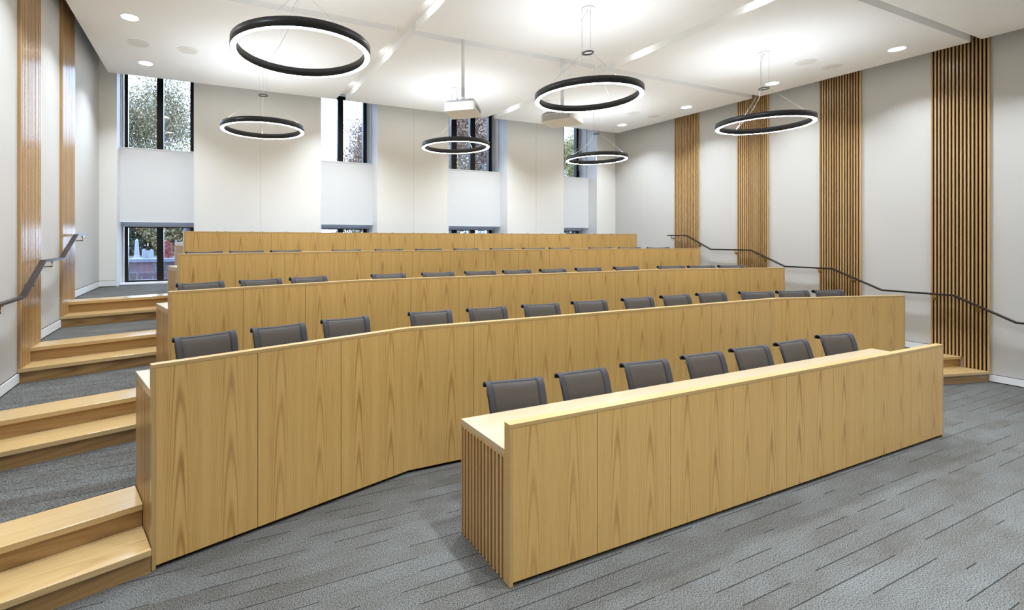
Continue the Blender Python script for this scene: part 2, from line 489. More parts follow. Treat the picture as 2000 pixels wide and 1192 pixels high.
# baseboards
def base_run(name, pts, z):
    mb = MB()
    for (p, q) in zip(pts[:-1], pts[1:]):
        p, q = Vector(p), Vector(q); d = (q - p).normalized(); n = Vector((-d.y, d.x)) * .012
        for (za, zb, th) in ((0.012, .098, 1.0), (.102, .106, .35)):
            bt = [(p.x, p.y, z + za), (q.x, q.y, z + za), (q.x + n.x * th, q.y + n.y * th, z + za), (p.x + n.x * th, p.y + n.y * th, z + za)]
            tp = [(x, y, z + zb) for x, y, _ in bt]
            mb.hexa(bt, tp, mi=0 if za < .05 else 1)
        bt = [(p.x, p.y, z), (q.x, q.y, z), (q.x + n.x * .8, q.y + n.y * .8, z), (p.x + n.x * .8, p.y + n.y * .8, z)]
        mb.hexa(bt, [(x, y, z + .012) for x, y, _ in bt], mi=1)
    return struct(mb.build(name, [M['white'], M['dark_void']]))
yL = [YF] + [yw(k)[0] for k in (1, 2, 3, 4)]; yRr = [YF] + [yw(k)[1] for k in (1, 2, 3, 4)]
for k in range(5):
    y0 = YF if k == 0 else yL[k] + .57
    y1 = yL[k + 1] if k < 4 else YB
    base_run('baseboard_left', [(XW, y1), (XW, y0)], ZT[k])
    y0 = YF if k == 0 else yRr[k] + .57
    y1 = yRr[k + 1] if k < 4 else YB
    base_run('baseboard_right', [(xwr(y0), y0), (xwr(y1), y1)], ZT[k])
for i in range(0, len(xs), 2):
    a = max(xs[i], XW); b = min(xs[i + 1], 9.55)
    base_run('baseboard_back', [(b, YB), (a, YB)], ZT[4])
base_run('baseboard_front', [(XW, YF), (xwr(YF), YF)], 0)

# ceiling: slab above, hanging white panels with slots between them
slab('ceiling', [(XW - .25, YF), (xwr(YF) + .25, YF), (xwr(YB) + .25, YB + .9), (XW - .25, YB + .9)], ZH, ZH + .2, M['plenum'])
CX = [(-1.42, 2.205), (2.395, 5.50), (5.69, 9.28)]
CY = [(-3.2, 2.80), (2.90, 5.572), (5.72, 8.94)]
for (y0, y1) in CY:
    for (x0, x1) in CX:
        mb = MB(); mb.box(x0, x1, y0, y1, ZC, ZC + .11)
        struct(mb.build('ceiling', M['ceil']))
# closed channels over the slots
mb = MB()
for xa, xb in ((2.205, 2.395), (5.50, 5.69)): mb.box(xa - .05, xb + .05, -3.2, 8.94, ZC + .112, ZC + .14)
for ya, yb in ((2.80, 2.90), (5.572, 5.72)): mb.box(-1.42, 9.28, ya - .05, yb + .05, ZC + .1125, ZC + .139)
struct(mb.build('ceiling', M['ceil']))

# ------------------------------------------------------------------ windows
MULL = [[(-1.335, -1.278), (-.83, -.722), (-.285, -.21)], [(2.006, 2.07), (2.495, 2.612), (3.045, 3.125)], [(4.758, 4.82), (5.165, 5.305), (5.665, 5.80), (6.172, 6.255)], [(7.886, 7.95), (8.40, 8.46), (8.86, 8.925)]]
for i, (a, b) in enumerate(WIN):
    w = empty('window_%d' % (i + 1), ((a + b) / 2, YG, ZT[4])); struct(w)
    ox, oy, oz = w.location
    fr = MB()
    for (p, q) in MULL[i]: fr.box(p - ox, q - ox, -.05, .05, .0, 3.78)
    for (p, q) in zip(MULL[i][:-1], MULL[i][1:]):
        for z0, z1 in ((0, .05), (.985, 1.05), (3.72, 3.78)): fr.box(p[1] - ox, q[0] - ox, -.035, .035, z0, z1)
        fr.box(p[1] - ox, q[0] - ox, -.02, .02, 2.2, 2.26)
    fr.build('window_frame', M['black_metal'], w)
    g = MB(); g.box(MULL[i][0][0] - ox, MULL[i][-1][1] - ox, -.003, .003, .04, 3.74)
    g.build('pane', M['glass'], w)
    # handle on the opening light
    h = MB(); hx = MULL[i][-1][0] + .035 - ox
    h.box(hx - .012, hx + .012, -.075, -.05, 2.5, 2.56); h.tube([(hx, -.07, 2.56), (hx, -.1, 2.54), (hx, -.1, 2.40)], .01, 8)
    h.build('handle', M['castor'], w)
    # sill of the reveal
    sl = MB(); sl.box(a - ox, b - ox, -.05 - .35 if i == 0 else -.2, -.05, .0, .02); sl.build('sill', M['white'], w)
    # shade pocket above the lower light
    # pieces in the reveal
    bd = MB(); bd.box(a + .004, b - .004, 9.57, 9.62, 2.212, 3.452)
    bd.box(a + .004, b - .004, 9.562, 9.69, 3.452, 3.474)
    bd.box(a + .004, b - .004, 9.562, 9.69, 2.197, 2.212)
    t = bd.build('infill_board', M['board'], None, bevel=.002)
    where = ['of the leftmost window, beside the left wall', 'of the second window from the left', 'of the third and widest window, behind a ring lamp', 'of the rightmost window, near the right wall'][i]
    tag(t, 'white infill board ' + where, 'panel', 'white infill boards in the windows')
    s = MB(); s.box(a + .004, b - .004, 9.76, 9.88, 2.125, 2.207)
    s.tube([(a + .01, 9.79, 2.145), (b - .01, 9.79, 2.145)], .022, 10)
    t = s.build('shade_pocket', M['shade_box'])
    tag(t, 'grey roller shade box ' + where, 'shade', 'grey shade boxes in the windows')
    tr = MB()
    for x, sg in ((a, 1), (b, -1)):
        x0, x1 = sorted((x + .004 * sg, x + .012 * sg)); tr.box(x0, x1, 9.62, 9.65, 3.475, 4.95)
        tr.box(x0, x1, 9.80, 9.815, ZT[4] + .02, 2.12)
    struct(tr.build('trim_4', M['seam']))

# ------------------------------------------------------------------ stairs
TREAD = .27
def stair(k, side):
    yl, yr = yw(k)
    dz = (ZT[k] - ZT[k - 1]) / 2
    P = rowpoly(k); e = P[0] if side == 'L' else P[3]
    d = (-.256 / .967, 1) if side == 'L' else (.256 / .967, 1)
    def lr(off):  # left and right points of a line across the flight at depth off
        en = (e[0] + d[0] * off, e[1] + off)
        if side == 'L': return (XW + .002, yl + off), (en[0] - .004, en[1])
        return (en[0] + .004, en[1]), (xwr(yr + off) - .002, yr + off)
    x0 = (lr(0)[0][0] + lr(0)[1][0]) / 2; y0 = (lr(0)[0][1] + lr(0)[1][1]) / 2
    t = empty('stair_flight', (x0, y0, ZT[k - 1]))
    for j in range(2):
        off = j * TREAD; z0 = ZT[k - 1] + j * dz; z1 = z0 + dz
        a, b = lr(off); a2, b2 = lr(off + .025)
        r = MB()
        r.hexa([(p[0] - x0, p[1] - y0, z0 - ZT[k - 1]) for p in (a, b, b2, a2)], [(p[0] - x0, p[1] - y0, z1 - .037 - ZT[k - 1]) for p in (a, b, b2, a2)], 'x', (k * .7 + j, j * 3.1 + (5 if side == 'R' else 0)))
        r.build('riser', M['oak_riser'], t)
        a, b = lr(off - .022); a2, b2 = lr(off + TREAD + (0 if j == 0 else -.003))
        r = MB()
        r.hexa([(p[0] - x0, p[1] - y0, z1 - .037 - ZT[k - 1]) for p in (a, b, b2, a2)], [(p[0] - x0, p[1] - y0, z1 - ZT[k - 1]) for p in (a, b, b2, a2)], 'x', (k * .37 + j, j * 2.1))
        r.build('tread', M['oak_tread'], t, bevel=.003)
    nm = ['', 'lowest', 'second', 'third', 'topmost'][k]
    wall = 'left' if side == 'L' else 'right'
    tag(t, 'two oak steps of the %s flight in the %s aisle' % (nm, wall), 'stairs', 'oak steps in the %s aisle' % wall)
    # slatted oak panel on the wall above these steps
    y = yl if side == 'L' else yr
    slat_n, pitch, sw, dep = 16, .0367, .0165, .033
    # the slats follow the wall
    yb = y - .01
    sp = empty('slat_panel', ((XW if side == 'L' else xwr(yb)), yb, ZT[k - 1]))
    px, py = sp.location.x, sp.location.y
    def wx(yy): return XW if side == 'L' else xwr(yy)
    sg = 1 if side == 'L' else -1
    s = MB(); b = MB()
    zt = 4.98 - ZT[k - 1]
    for i in range(slat_n):
        ya = yb + i * pitch; yc = ya + sw
        if i == 0: ya -= .004
        zb = (dz if (ya < y + TREAD - .03) else 2 * dz) + .003
        if ya < y - .005 + 0: zb = dz + .003
        xa, xc = wx(ya), wx(yc)
        q = [(xa, ya), (xa + sg * dep, ya), (xc + sg * dep, yc), (xc, yc)]
        if side == 'R': q = [(xa + sg * dep, ya), (xa, ya), (xc, yc), (xc + sg * dep, yc)]
        s.hexa([(p[0] - px, p[1] - py, zb) for p in q], [(p[0] - px, p[1] - py, zt) for p in q], 'z', (i * .37 + k * 1.7, i * 1.3))
    for (ya, yc, zb) in ((yb, y + TREAD - .03, dz + .003), (y + TREAD - .03, yb + (slat_n - 1) * pitch + sw, 2 * dz + .003)):
        xa, xc = wx(ya), wx(yc)
        q = [(xa, ya), (xa + sg * .006, ya), (xc + sg * .006, yc), (xc, yc)]
        if side == 'R': q = [(xa + sg * .006, ya), (xa, ya), (xc, yc), (xc + sg * .006, yc)]
        b.hexa([(p[0] - px, p[1] - py, zb) for p in q], [(p[0] - px, p[1] - py, zt) for p in q])
    s.build('slats', M['oak_slat'], sp)
    b.build('backing', M['slat_back'], sp)
    rank = {'L': {1: 'beside the camera', 2: 'just left of the picture', 3: 'nearer of the two in view', 4: 'farther of the two in view'}, 'R': {1: 'nearest', 2: 'second nearest', 3: 'third nearest', 4: 'farthest'}}[side][k]
    tag(sp, 'tall slatted oak panel on the %s wall, %s' % (wall, rank), 'wall panel', 'slatted oak panels on the %s wall' % wall)
for k in (1, 2, 3, 4):
    stair(k, 'L'); stair(k, 'R')

# ------------------------------------------------------------------ desks
SEAMS = {k: [.6125 * i for i in (1, 2, 4, 5, 6, 7, 8, 9, 10, 12, 13)] for k in (1, 2, 3, 4)}
UP, DEP = .054, .552
def desk(k):
    A = arc(k); S = A[-1]
    if k == 0: seams = [S * i / 8 for i in range(9)]
    else: seams = [0] + SEAMS[k] + [S]
    zb = ZT[k - 1] if k else 0
    zt = ZTOP[k]; zw = zt - .153
    P = rowpoly(k); mid = offpt(k, S / 2, DEP / 2)
    t = empty('lecture_desk', (mid[0], mid[1], zb))
    off = Vector((-mid[0], -mid[1], -zb))
    def put(mb, name, mat, par=t, bevel=0):
        for i, v in enumerate(mb.v): mb.v[i] = (v[0] + off.x, v[1] + off.y, v[2] + off.z)
        return mb.build(name, mat, par, bevel=bevel)
    toe = .028
    # structural core of the upstand
    mb = MB(); strip(mb, k, .02, S - .02, .0195, UP - .001, zb + toe, zt - .022); put(mb, 'upstand', M['oak_edge'])
    mb = MB(); strip(mb, k, .021, S - .021, .0178, .0192, zb + toe + .001, zt - .0225); put(mb, 'seam_backing', M['dark_void'])
    mb = MB(); strip(mb, k, .05, S - .05, .03, UP - .005, zb, zb + toe + .001); put(mb, 'toe_kick', M['dark_void'])
    # solid edge: end posts and cap
    for s0, s1 in ((0, .022), (S - .022, S)):
        mb = MB(); strip(mb, k, s0, s1, 0, UP, zb + .004, zt - .0225, 'z', (.3, k)); put(mb, 'end_trim', M['oak_edge'], bevel=.0015)
    mb = MB(); strip(mb, k, 0, S, 0, UP, zt - .022, zt, 'x', (.6 * k, 0)); put(mb, 'top_cap', M['oak_top'] if 0 else M['oak_edge'], bevel=.0015)
    for i in range(len(seams) - 1):
        a, b = seams[i], seams[i + 1]
        a = a + (.0225 if i == 0 else .002); b = b - (.0225 if i == len(seams) - 2 else .002)
        mb = MB(); strip(mb, k, a, b, .001, .0175, zb + toe, zt - .0225, 'z', (-seams[i] + .29 * 0, k * 1.37)); put(mb, 'front_panel', M['oak'])
    # worktop
    mb = MB(); strip(mb, k, 0, S, UP + .0005, DEP, zw - .035, zw, 'x', (.2 + .4 * k, 0)); put(mb, 'worktop', M['oak_top'], bevel=.0015)
    # slatted ends
    for end in (0, 1):
        s0 = 0 if end == 0 else S
        sp = MB()
        n = 13; pitch = (DEP - UP) / n
        q0 = Vector(offpt(k, s0, 0)); q1 = Vector(offpt(k, s0, 1)); dv = q1 - q0
        inn = Vector((dv.y, -dv.x)).normalized() * (1 if end == 0 else -1)
        z0s, z1s = zb + .004, zw - .0355
        def pc(o0, o1, d0, d1, z0, z1, mi, uo):
            a = q0 + dv * o0 + inn * d0; b = q0 + dv * o0 + inn * d1; c = q0 + dv * o1 + inn * d1; d = q0 + dv * o1 + inn * d0
            q = [a, b, c, d] if end == 0 else [b, a, d, c]
            sp.hexa([(p.x, p.y, z0) for p in q], [(p.x, p.y, z1) for p in q], 'z', uo, mi)
        for i in range(n + 1):
            o = UP + i * pitch
            if i == 0: a, b = o + .001, o + .010
            elif i == n: a, b = DEP - .014, DEP - .001
            else: a, b = o - .0078, o + .0078
            pc(a, b, .001, .055, z0s, z1s - .014, 0, (i * .41 + k, i * .9))
        pc(UP + .001, DEP - .001, .001, .055, z1s - .014, z1s, 0, (0, 0))
        pc(UP + .001, DEP - .001, .055, .065, z0s, z1s, 1, (0, 0))
        put(sp, 'side_panel', [M['oak_slat'], M['slat_back']])
    lab = ['short straight oak desk nearest the camera, standing free on the floor',
           'long angled oak desk directly behind the short front desk, lowest of the tiered rows',
           'second of the four long angled oak desks, counted up from the floor',
           'third of the four long angled oak desks, next to last before the windows',
           'topmost long oak desk, at the back below the windows'][k]
    tag(t, lab, 'desk', 'tiered oak desks' if k else None)
for k in range(5): desk(k)

# ------------------------------------------------------------------ chairs
def grid(fn, nu, nv, u0, u1, v0, v1, mb, mi=0):
    base = len(mb.v)
    for j in range(nv + 1):
        for i in range(nu + 1):
            mb.v.append(tuple(fn(u0 + (u1 - u0) * i / nu, v0 + (v1 - v0) * j / nv)))
    for j in range(nv):
        for i in range(nu):
            a = base + j * (nu + 1) + i
            mb.f.append((a, a + 1, a + nu + 2, a + nu + 1)); mb.uv.append([(i / nu, j / nv)] * 4); mb.mi.append(mi); mb.sm.append(True)
PROF = [(-.225, .415), (-.205, .442), (-.10, .440), (.02, .425), (.10, .43), (.15, .47), (.182, .55), (.212, .66), (.240, .765), (.266, .847), (.281, .877), (.298, .897), (.319, .904), (.338, .896), (.345, .879), (.336, .867)]
_L = [0]
for a, b in zip(PROF[:-1], PROF[1:]): _L.append(_L[-1] + math.dist(a, b))
def prof(t):
    d = t * _L[-1]
    for i in range(len(PROF) - 1):
        if d <= _L[i + 1] or i == len(PROF) - 2:
            # catmull-rom through the profile
            f = (d - _L[i]) / (_L[i + 1] - _L[i])
            p0 = PROF[max(i - 1, 0)]; p1 = PROF[i]; p2 = PROF[i + 1]; p3 = PROF[min(i + 2, len(PROF) - 1)]
            def cr(a, b, c, e): return .5 * (2 * b + (c - a) * f + (2 * a - 5 * b + 4 * c - e) * f * f + (-a + 3 * b - 3 * c + e) * f ** 3)
            return cr(p0[0], p1[0], p2[0], p3[0]), cr(p0[1], p1[1], p2[1], p3[1])
def sling(s, t):
    """s in -1..1 across, t along the profile from the seat front to the rolled top"""
    y, z = prof(t)
    hw = .212 + .014 * max(0, (t - .55) / .45)
    back = min(1, max(0, (t - .48) / .2))
    sag = (1 - s * s)
    y += back * sag * .034                                  # the back is dished
    z -= (1 - back) * sag * .018
    z -= max(0, (t - .78) / .22) * sag * .018               # top edge dips in the middle
    return (s * hw, y - .02, z)
def make_chair():
    t = empty('office_chair')
    def solid(mb, name, mat, th):
        o = mb.build(name, mat, t)
        md = o.modifiers.new('solid', 'SOLIDIFY'); md.thickness = th; md.offset = 0
        return o
    tb = .575
    mb = MB(); grid(sling, 14, 12, -.80, .80, 0.02, tb, mb); solid(mb, 'seat', M['mesh'], .005)
    mb = MB(); grid(sling, 14, 14, -.80, .80, tb, .915, mb); solid(mb, 'backrest', M['mesh'], .004)
    for sg in (-1, 1):
        mb = MB(); a, b = (-1, -.80) if sg < 0 else (.80, 1)
        grid(sling, 4, 40, a, b, 0.0, 1.0, mb); o = solid(mb, 'side_border', M['border'], .011)
    mb = MB(); grid(sling, 14, 10, -.80, .80, .915, 1.0, mb); solid(mb, 'top_border', M['border'], .007)
    mb = MB(); grid(sling, 14, 2, -.80, .80, 0, .02, mb); solid(mb, 'front_border', M['border'], .010)
    # moulded frame below and behind the sling
    fr = MB()
    for sg in (-1, 1):
        pts = [Vector(sling(sg * .98, x / 24)) + Vector((0, .008 if x > 12 else 0, -.012 if x <= 14 else 0)) for x in range(0, 22)]
        fr.tube(pts, .010, 8)
        fr.tube([(sg * .20, .02, .405), (sg * .10, .02, .37), (0, .02, .345)], .014, 8)
        fr.tube([(sg * .205, .155, .56), (sg * .11, .13, .44), (0, .07, .36)], .013, 8)
    fr.box(-.05, .05, -.04, .09, .325, .365)
    fr.build('frame', M['chair_frame'], t)
    col = MB(); col.cyl((0, .02), .028, .09, .24, 16); col.cyl((0, .02), .018, .24, .33, 16)
    col.build('column', M['chair_alu'], t)
    hub = MB(); hub.cyl((0, .02), .04, .075, .12, 20)
    tips = []
    for i in range(5):
        a = math.pi / 2 + 2 * math.pi * i / 5
        p = (math.cos(a) * .235, .02 + math.sin(a) * .235)
        hub.tube([(math.cos(a) * .02, .02 + math.sin(a) * .02, .098), (math.cos(a) * .13, .02 + math.sin(a) * .13, .092), (p[0], p[1], .068)], .016, 8, radii=[.02, .016, .012])
        tips.append((p, a))
    base = hub.build('star_base', M['chair_alu'], t)
    for p, a in tips:
        cs = MB()
        n = (math.cos(a + .6), math.sin(a + .6))
        for off in (-.012, .012):
            c = Vector((p[0] + n[0] * off, p[1] + n[1] * off, .0265))
            d = Vector((n[0], n[1], 0)) * .008
            cs.tube([c - d, c + d], .026, 14)
        cs.tube([(p[0], p[1], .03), (p[0], p[1], .066)], .006, 8)
        cs.build('castor', M['castor'], base)
    return t
def dup(root):
    r = root.copy(); C.objects.link(r)
    for ch in CH[root]:
        c = ch.copy(); C.objects.link(c); c.parent = r
        for g in CH.get(ch, []):
            d = g.copy(); C.objects.link(d); d.parent = c
    return r
chair0 = make_chair()
CH = {chair0: children(chair0)}
for c in CH[chair0]:
    if children(c): CH[c] = children(c)
CHAIRS = [
 [(2.05, 2.98, -7), (2.67, 2.97, -2), (3.36, 2.98, -5), (4.06, 2.97, -3), (4.72, 2.97, -4), (5.38, 2.97, -1), (6.2, 2.99, -10)],
 [(-.02, 4.11, 18), (.55, 4.26, 12), (1.17, 4.42, 7), (2.07, 4.48, -2), (2.74, 4.48, -3), (3.45, 4.48, -6), (4.16, 4.48, -7), (4.94, 4.48, -4), (5.62, 4.48, -5), (6.32, 4.48, -9), (7.06, 4.32, -25), (7.64, 4.18, -20), (8.22, 4.03, -17)],
 [(-.07, 5.49, 19), (.54, 5.66, 12), (1.09, 5.8, 13), (2.13, 5.88, 1), (2.84, 5.88, -5), (3.5, 5.88, -7), (4.11, 5.88, -2), (4.76, 5.88, -1), (5.45, 5.88, -5), (6.25, 5.88, -6), (7.09, 5.71, -20), (7.64, 5.57, -20), (8.2, 5.43, -18)],
 [(-.04, 6.9, 20), (.49, 7.04, 17), (1.03, 7.19, 18), (1.96, 7.28, 3), (2.65, 7.28, 0), (3.35, 7.28, -2), (4.06, 7.28, -2), (4.78, 7.28, -2), (5.47, 7.28, -3), (6.06, 7.28, -1), (6.95, 7.15, -16), (7.55, 7.0, -16), (8.14, 6.84, -17)],
 [(-.06, 8.29, 15), (.47, 8.44, 17), (1.05, 8.59, 17), (1.93, 8.68, 0), (2.7, 8.68, 0), (3.45, 8.68, 0), (4.12, 8.68, 0), (4.81, 8.68, -1), (5.51, 8.68, 1), (6.16, 8.68, 0), (6.93, 8.55, -14), (7.53, 8.4, -6), (8.1, 8.25, -14)]]
ORD = ['first', 'second', 'third', 'fourth', 'fifth', 'sixth', 'seventh', 'eighth', 'ninth', 'tenth', 'eleventh', 'twelfth', 'thirteenth']
RN = ['the short front desk', 'the lowest tiered desk', 'the second tiered desk', 'the third tiered desk', 'the topmost desk']
first = True
for k, row in enumerate(CHAIRS):
    for i, (x, y, a) in enumerate(row):
        o = chair0 if first else dup(chair0)
        first = False
        ph = R(a); d = .325
        x, y = x * (1 - .08 / y), y - .08      # backs stand about 0.7 m behind the desk face
        o.location = (x + math.sin(ph) * d, y - math.cos(ph) * d, ZT[k])
        o.rotation_euler = (0, 0, ph)
        n = len(row)
        w = ('leftmost' if i == 0 else 'rightmost' if i == n - 1 else (ORD[i] + ' from left' if i < n / 2 else ORD[n - 1 - i] + ' from right'))
        tag(o, 'grey mesh-back office chair behind %s, %s in that row' % (RN[k], w), 'chair', 'mesh chairs behind ' + RN[k])

# ------------------------------------------------------------------ handrails
def flatbar(mb, pts, w, th):
    """bar of width w (horizontal, along x) and thickness th following pts"""
    P = [Vector(p) for p in pts]; rings = []
    for i, p in enumerate(P):
        d0 = (P[i] - P[i - 1]).normalized() if i else (P[1] - P[0]).normalized()
        d1 = (P[i + 1] - P[i]).normalized() if i < len(P) - 1 else d0
        def nn(d):
            s = Vector((1, 0, 0)); s = (s - d * s.dot(d)).normalized(); return s, s.cross(d)
        s0, u0 = nn(d0); s1, u1 = nn(d1)
        u = (u0 + u1).normalized(); u = u / max(.3, u.dot(u0)); s = (s0 + s1).normalized()
        if u.z < 0: u = -u
        rings.append([p - s * w / 2 - u * th / 2, p + s * w / 2 - u * th / 2, p + s * w / 2 + u * th / 2, p - s * w / 2 + u * th / 2])
    for a, b in zip(rings[:-1], rings[1:]):
        for j in range(4):
            j2 = (j + 1) % 4; mb.face([a[j], a[j2], b[j2], b[j]])
    mb.face(rings[0][::-1]); mb.face(rings[-1])
def handrail(side, ys, label):
    """ys: list of (y, z)"""
    wx = (lambda y: XW) if side == 'L' else xwr
    sg = 1 if side == 'L' else -1
    off = .105
    o0 = (wx(ys[0][0]) + sg * off, ys[0][0], ys[0][1])
    t = empty('handrail', o0)
    mb = MB()
    flatbar(mb, [(wx(y) + sg * off - o0[0], y - o0[1], z - o0[2]) for y, z in ys], .055, .012)
    flatbar(mb, [(wx(y) + sg * off - o0[0], y - o0[1], z - .012 - o0[2]) for y, z in ys], .018, .014)
    mb.build('rail', M['rail'], t)
    return t, o0, wx, sg, off
def zat(ys, y):
    s = sorted(ys)
    for (a, za), (b, zb) in zip(s[:-1], s[1:]):
        if a <= y <= b: return za + (zb - za) * (y - a) / (b - a)
YWK = [yw(k) for k in (1, 2, 3, 4)]
def brackets(t, o0, wx, sg, off, ys, yb):
    for y in yb:
        z = zat(ys, y) - .02
        m = MB()
        x0 = wx(y) - o0[0]; yy = y - o0[1]; zz = z - o0[2]
        yk = [v[0 if sg > 0 else 1] for v in YWK]
        wb = .043 if any(q - .01 <= y <= q + .58 for q in yk) else .0
        m.tube([(x0 + sg * wb, yy, zz - .055), (x0 + sg * (wb + .012), yy, zz - .055)], .022, 12)
        m.tube([(x0 + sg * (wb + .011), yy, zz - .055), (x0 + sg * off, yy, zz - .055), (x0 + sg * off, yy, zz)], .0065, 8)
        m.box(x0 + sg * off - .012, x0 + sg * off + .012, yy - .03, yy + .03, zz - .006, zz + .004)
        m.build('bracket', M['brass'], t)
ysR = [(7.66, 1.998), (7.21, 1.998), (6.65, 1.704), (5.853, 1.704), (5.255, 1.424), (4.542, 1.424), (3.898, 1.131), (3.119, 1.131), (2.549, .842), (1.4, .842)]
ysL = [(7.746, 1.962), (7.277, 1.962), (6.626, 1.691), (5.957, 1.691), (5.357, 1.392), (4.55, 1.392), (3.95, 1.11), (3.15, 1.11), (2.55, .83), (1.4, .83)]
t = handrail('R', ysR, ''); tag(t[0], 'dark metal handrail on brass brackets stepping down the right wall', 'handrail')
brackets(*t, ysR, [7.57, 6.95, 6.15, 5.62, 4.73, 4.28, 3.32, 2.9, 2.0])
t = handrail('L', ysL, ''); tag(t[0], 'dark metal handrail on brass brackets stepping down the left wall', 'handrail')
brackets(*t, ysL, [7.62, 7.0, 6.25, 5.65, 4.85, 4.25, 3.4, 2.0])

# ------------------------------------------------------------------ ring lamps
def ringlamp(x, y, label, lean):
    t = empty('ring_pendant', (x, y, 3.497))
    RO, RI, HT = .5875, .535, .076
    mb = MB(); 
    mb.ring((0, 0), RO - .004, RO, 0, HT); mb.ring((0, 0), RI, RI + .004, 0, HT); mb.ring((0, 0), RI + .004, RO - .004, .012, HT - .01)
    mb.build('ring_body', M['ring_black'], t)
    mb = MB(); mb.ring((0, 0), RI + .005, RO - .005, .001, .011); mb.build('diffuser', M['ring_lit'], t)
    mb = MB(); mb.ring((0, 0), RI + .008, RO - .008, HT - .0095, HT - .004); mb.build('top_diffuser', M['ring_up'], t)
    hz = .52
    mb = MB(); mb.ring((0, 0), .048, .066, hz, hz + .012, 40); mb.build('hub_ring', M['ring_black'], t)
    top = ZC - 3.497
    mb = MB(); mb.cyl((0, 0), .075, top - .014, top - .001, 40)
    for i in range(3):
        a = 2 * math.pi * i / 3 + lean
        mb.cyl((math.cos(a) * .057, math.sin(a) * .057), .006, top - .035, top - .014, 10)
    mb.cyl((.0, .0), .008, top - .04, top - .014, 10)
    mb.build('canopy', M['white'], t)
    for i in range(3):
        a = 2 * math.pi * i / 3 + lean
        w = MB()
        w.tube([(math.cos(a) * (RI + .03), math.sin(a) * (RI + .03), HT), (math.cos(a) * .057, math.sin(a) * .057, hz + .006), (math.cos(a) * .057, math.sin(a) * .057, top - .03)], .0016, 5)
        w.build('suspension_wire', M['wire'], t)
    c = MB(); a = lean
    r = lambda q: (math.cos(a) * q, math.sin(a) * q)
    pts = [r(RI + .02) + (HT,), r(.45) + (HT + .055,), r(.35) + (.185,), r(.2) + (.30,), r(.09) + (.42,), r(.07) + (hz,), r(.064) + (.62,), r(.066) + (top - .12,), r(.01) + (top - .03,)]
    c.tube(pts, .0035, 6)
    for q in (pts[3], pts[6], pts[7]): c.cyl((q[0], q[1]), .0055, q[2] - .008, q[2] + .008, 8)
    c.build('power_cord', M['cord'], t)
    tag(t, label, 'pendant lamp', 'black glowing ring pendants')
ringlamp(.755, 4.25, 'black ring pendant glowing white, largest in view, at upper left', 2.0)
ringlamp(3.955, 4.25, 'black ring pendant glowing white, in front of the projector with the vented side', 2.4)
ringlamp(7.155, 4.25, 'black ring pendant glowing white, in front of the slatted panels of the right wall', 1.2)
ringlamp(.755, 7.45, 'small looking black ring pendant before the wall between the first two windows', 1.5)
ringlamp(3.955, 7.45, 'black ring pendant glowing in front of the third window, below a projector', 2.6)
ringlamp(7.155, 7.45, 'black ring pendant in front of the rightmost window, nearest the far corner', 2.9)

# ------------------------------------------------------------------ downlights and speakers
def downlight(x, y, z, label, energy, group, size=.18):
    t = empty('downlight', (x, y, z))
    mb = MB(); mb.ring((0, 0), size / 2, size / 2 + .012, -.004, -.0005, 40); mb.build('trim_ring', M['white'], t)
    mb = MB(); mb.cyl((0, 0), size / 2 - .001, -.003, -.001, 40); mb.build('lens', M['lamp_lit'], t)
    ld = bpy.data.lights.new('downlight_lamp', 'AREA'); ld.shape = 'DISK'; ld.size = size * .95
    ld.energy = energy; ld.color = LAMP_COL; ld.spread = R(115)
    lo = bpy.data.objects.new('downlight_lamp', ld); C.objects.link(lo); lo.parent = t; lo.location = (0, 0, -.006)
    if label: tag(t, label, 'ceiling light', group)
    else: struct(t)
    return t
DLY = [3.42, 5.03, 6.62, 8.25]
for i, y in enumerate(DLY):
    n = ['nearest', 'second nearest', 'second farthest', 'farthest'][i]
    downlight(8.695, y, ZC, 'round recessed downlight along the right side of the ceiling, %s' % n, DOWN_W, 'recessed downlights on the right')
    nl = ['left of the picture', 'just left of the picture', 'nearer of two in view', 'farther of two in view'][i]
    downlight(-.835, y, ZC, 'round recessed downlight on the left side of the ceiling, %s' % nl, DOWN_W, 'recessed downlights on the left')
    for xx, sd in ((2.30, 'left'), (5.595, 'right')):
        downlight(xx, y, ZC + .111, 'small lamp inside the %s ceiling slot, %s' % (sd, n if sd == 'right' else ['above the top edge of the picture', 'nearest in view', 'middle one in view', 'farthest, by the window'][i]), SLOT_W, 'lamps in the %s ceiling slot' % sd, .11)
for y in (1.81, .2, -1.41):  # unseen lamps, added to brighten the front of the room
    n = {1.81: 'nearest the steps', .2: 'over the open floor', -1.41: 'nearest the front wall'}[y]
    for x, en, z, q in ((-.835, DOWN_W * 1.0, ZC, 'left side of the ceiling, '), (8.695, DOWN_W * 1.0, ZC, 'right side of the ceiling, '), (2.30, SLOT_W * 1.5, ZC + .111, 'left slot, '), (5.595, SLOT_W * 1.5, ZC + .111, 'right slot, ')):
        downlight(x, y, z, 'unseen added round lamp behind the camera, ' + q + n, en, 'unseen added lamps behind the camera', .15)
for (x, y, l) in ((-.843, 7.46, 'left of the two on the left side'), (-.244, 7.46, 'right of the two on the left side'), (8.11, 4.22, 'near pair on the right side, left one'), (8.69, 4.18, 'near pair on the right side, right one'), (8.12, 7.41, 'far pair on the right side, left one'), (8.70, 7.40, 'far pair on the right side, right one')):
    t = empty('ceiling_speaker', (x, y, ZC))
    mb = MB(); mb.ring((0, 0), .122, .138, -.006, -.0005, 48); mb.build('rim', M['white'], t)
    mb = MB(); mb.cyl((0, 0), .1215, -.004, -.001, 48); mb.cyl((0, 0), .006, -.0045, -.004, 12); mb.build('grille', M['vent_grey'], t)
    tag(t, 'round flush ceiling speaker, ' + l, 'speaker', 'flush ceiling speakers')
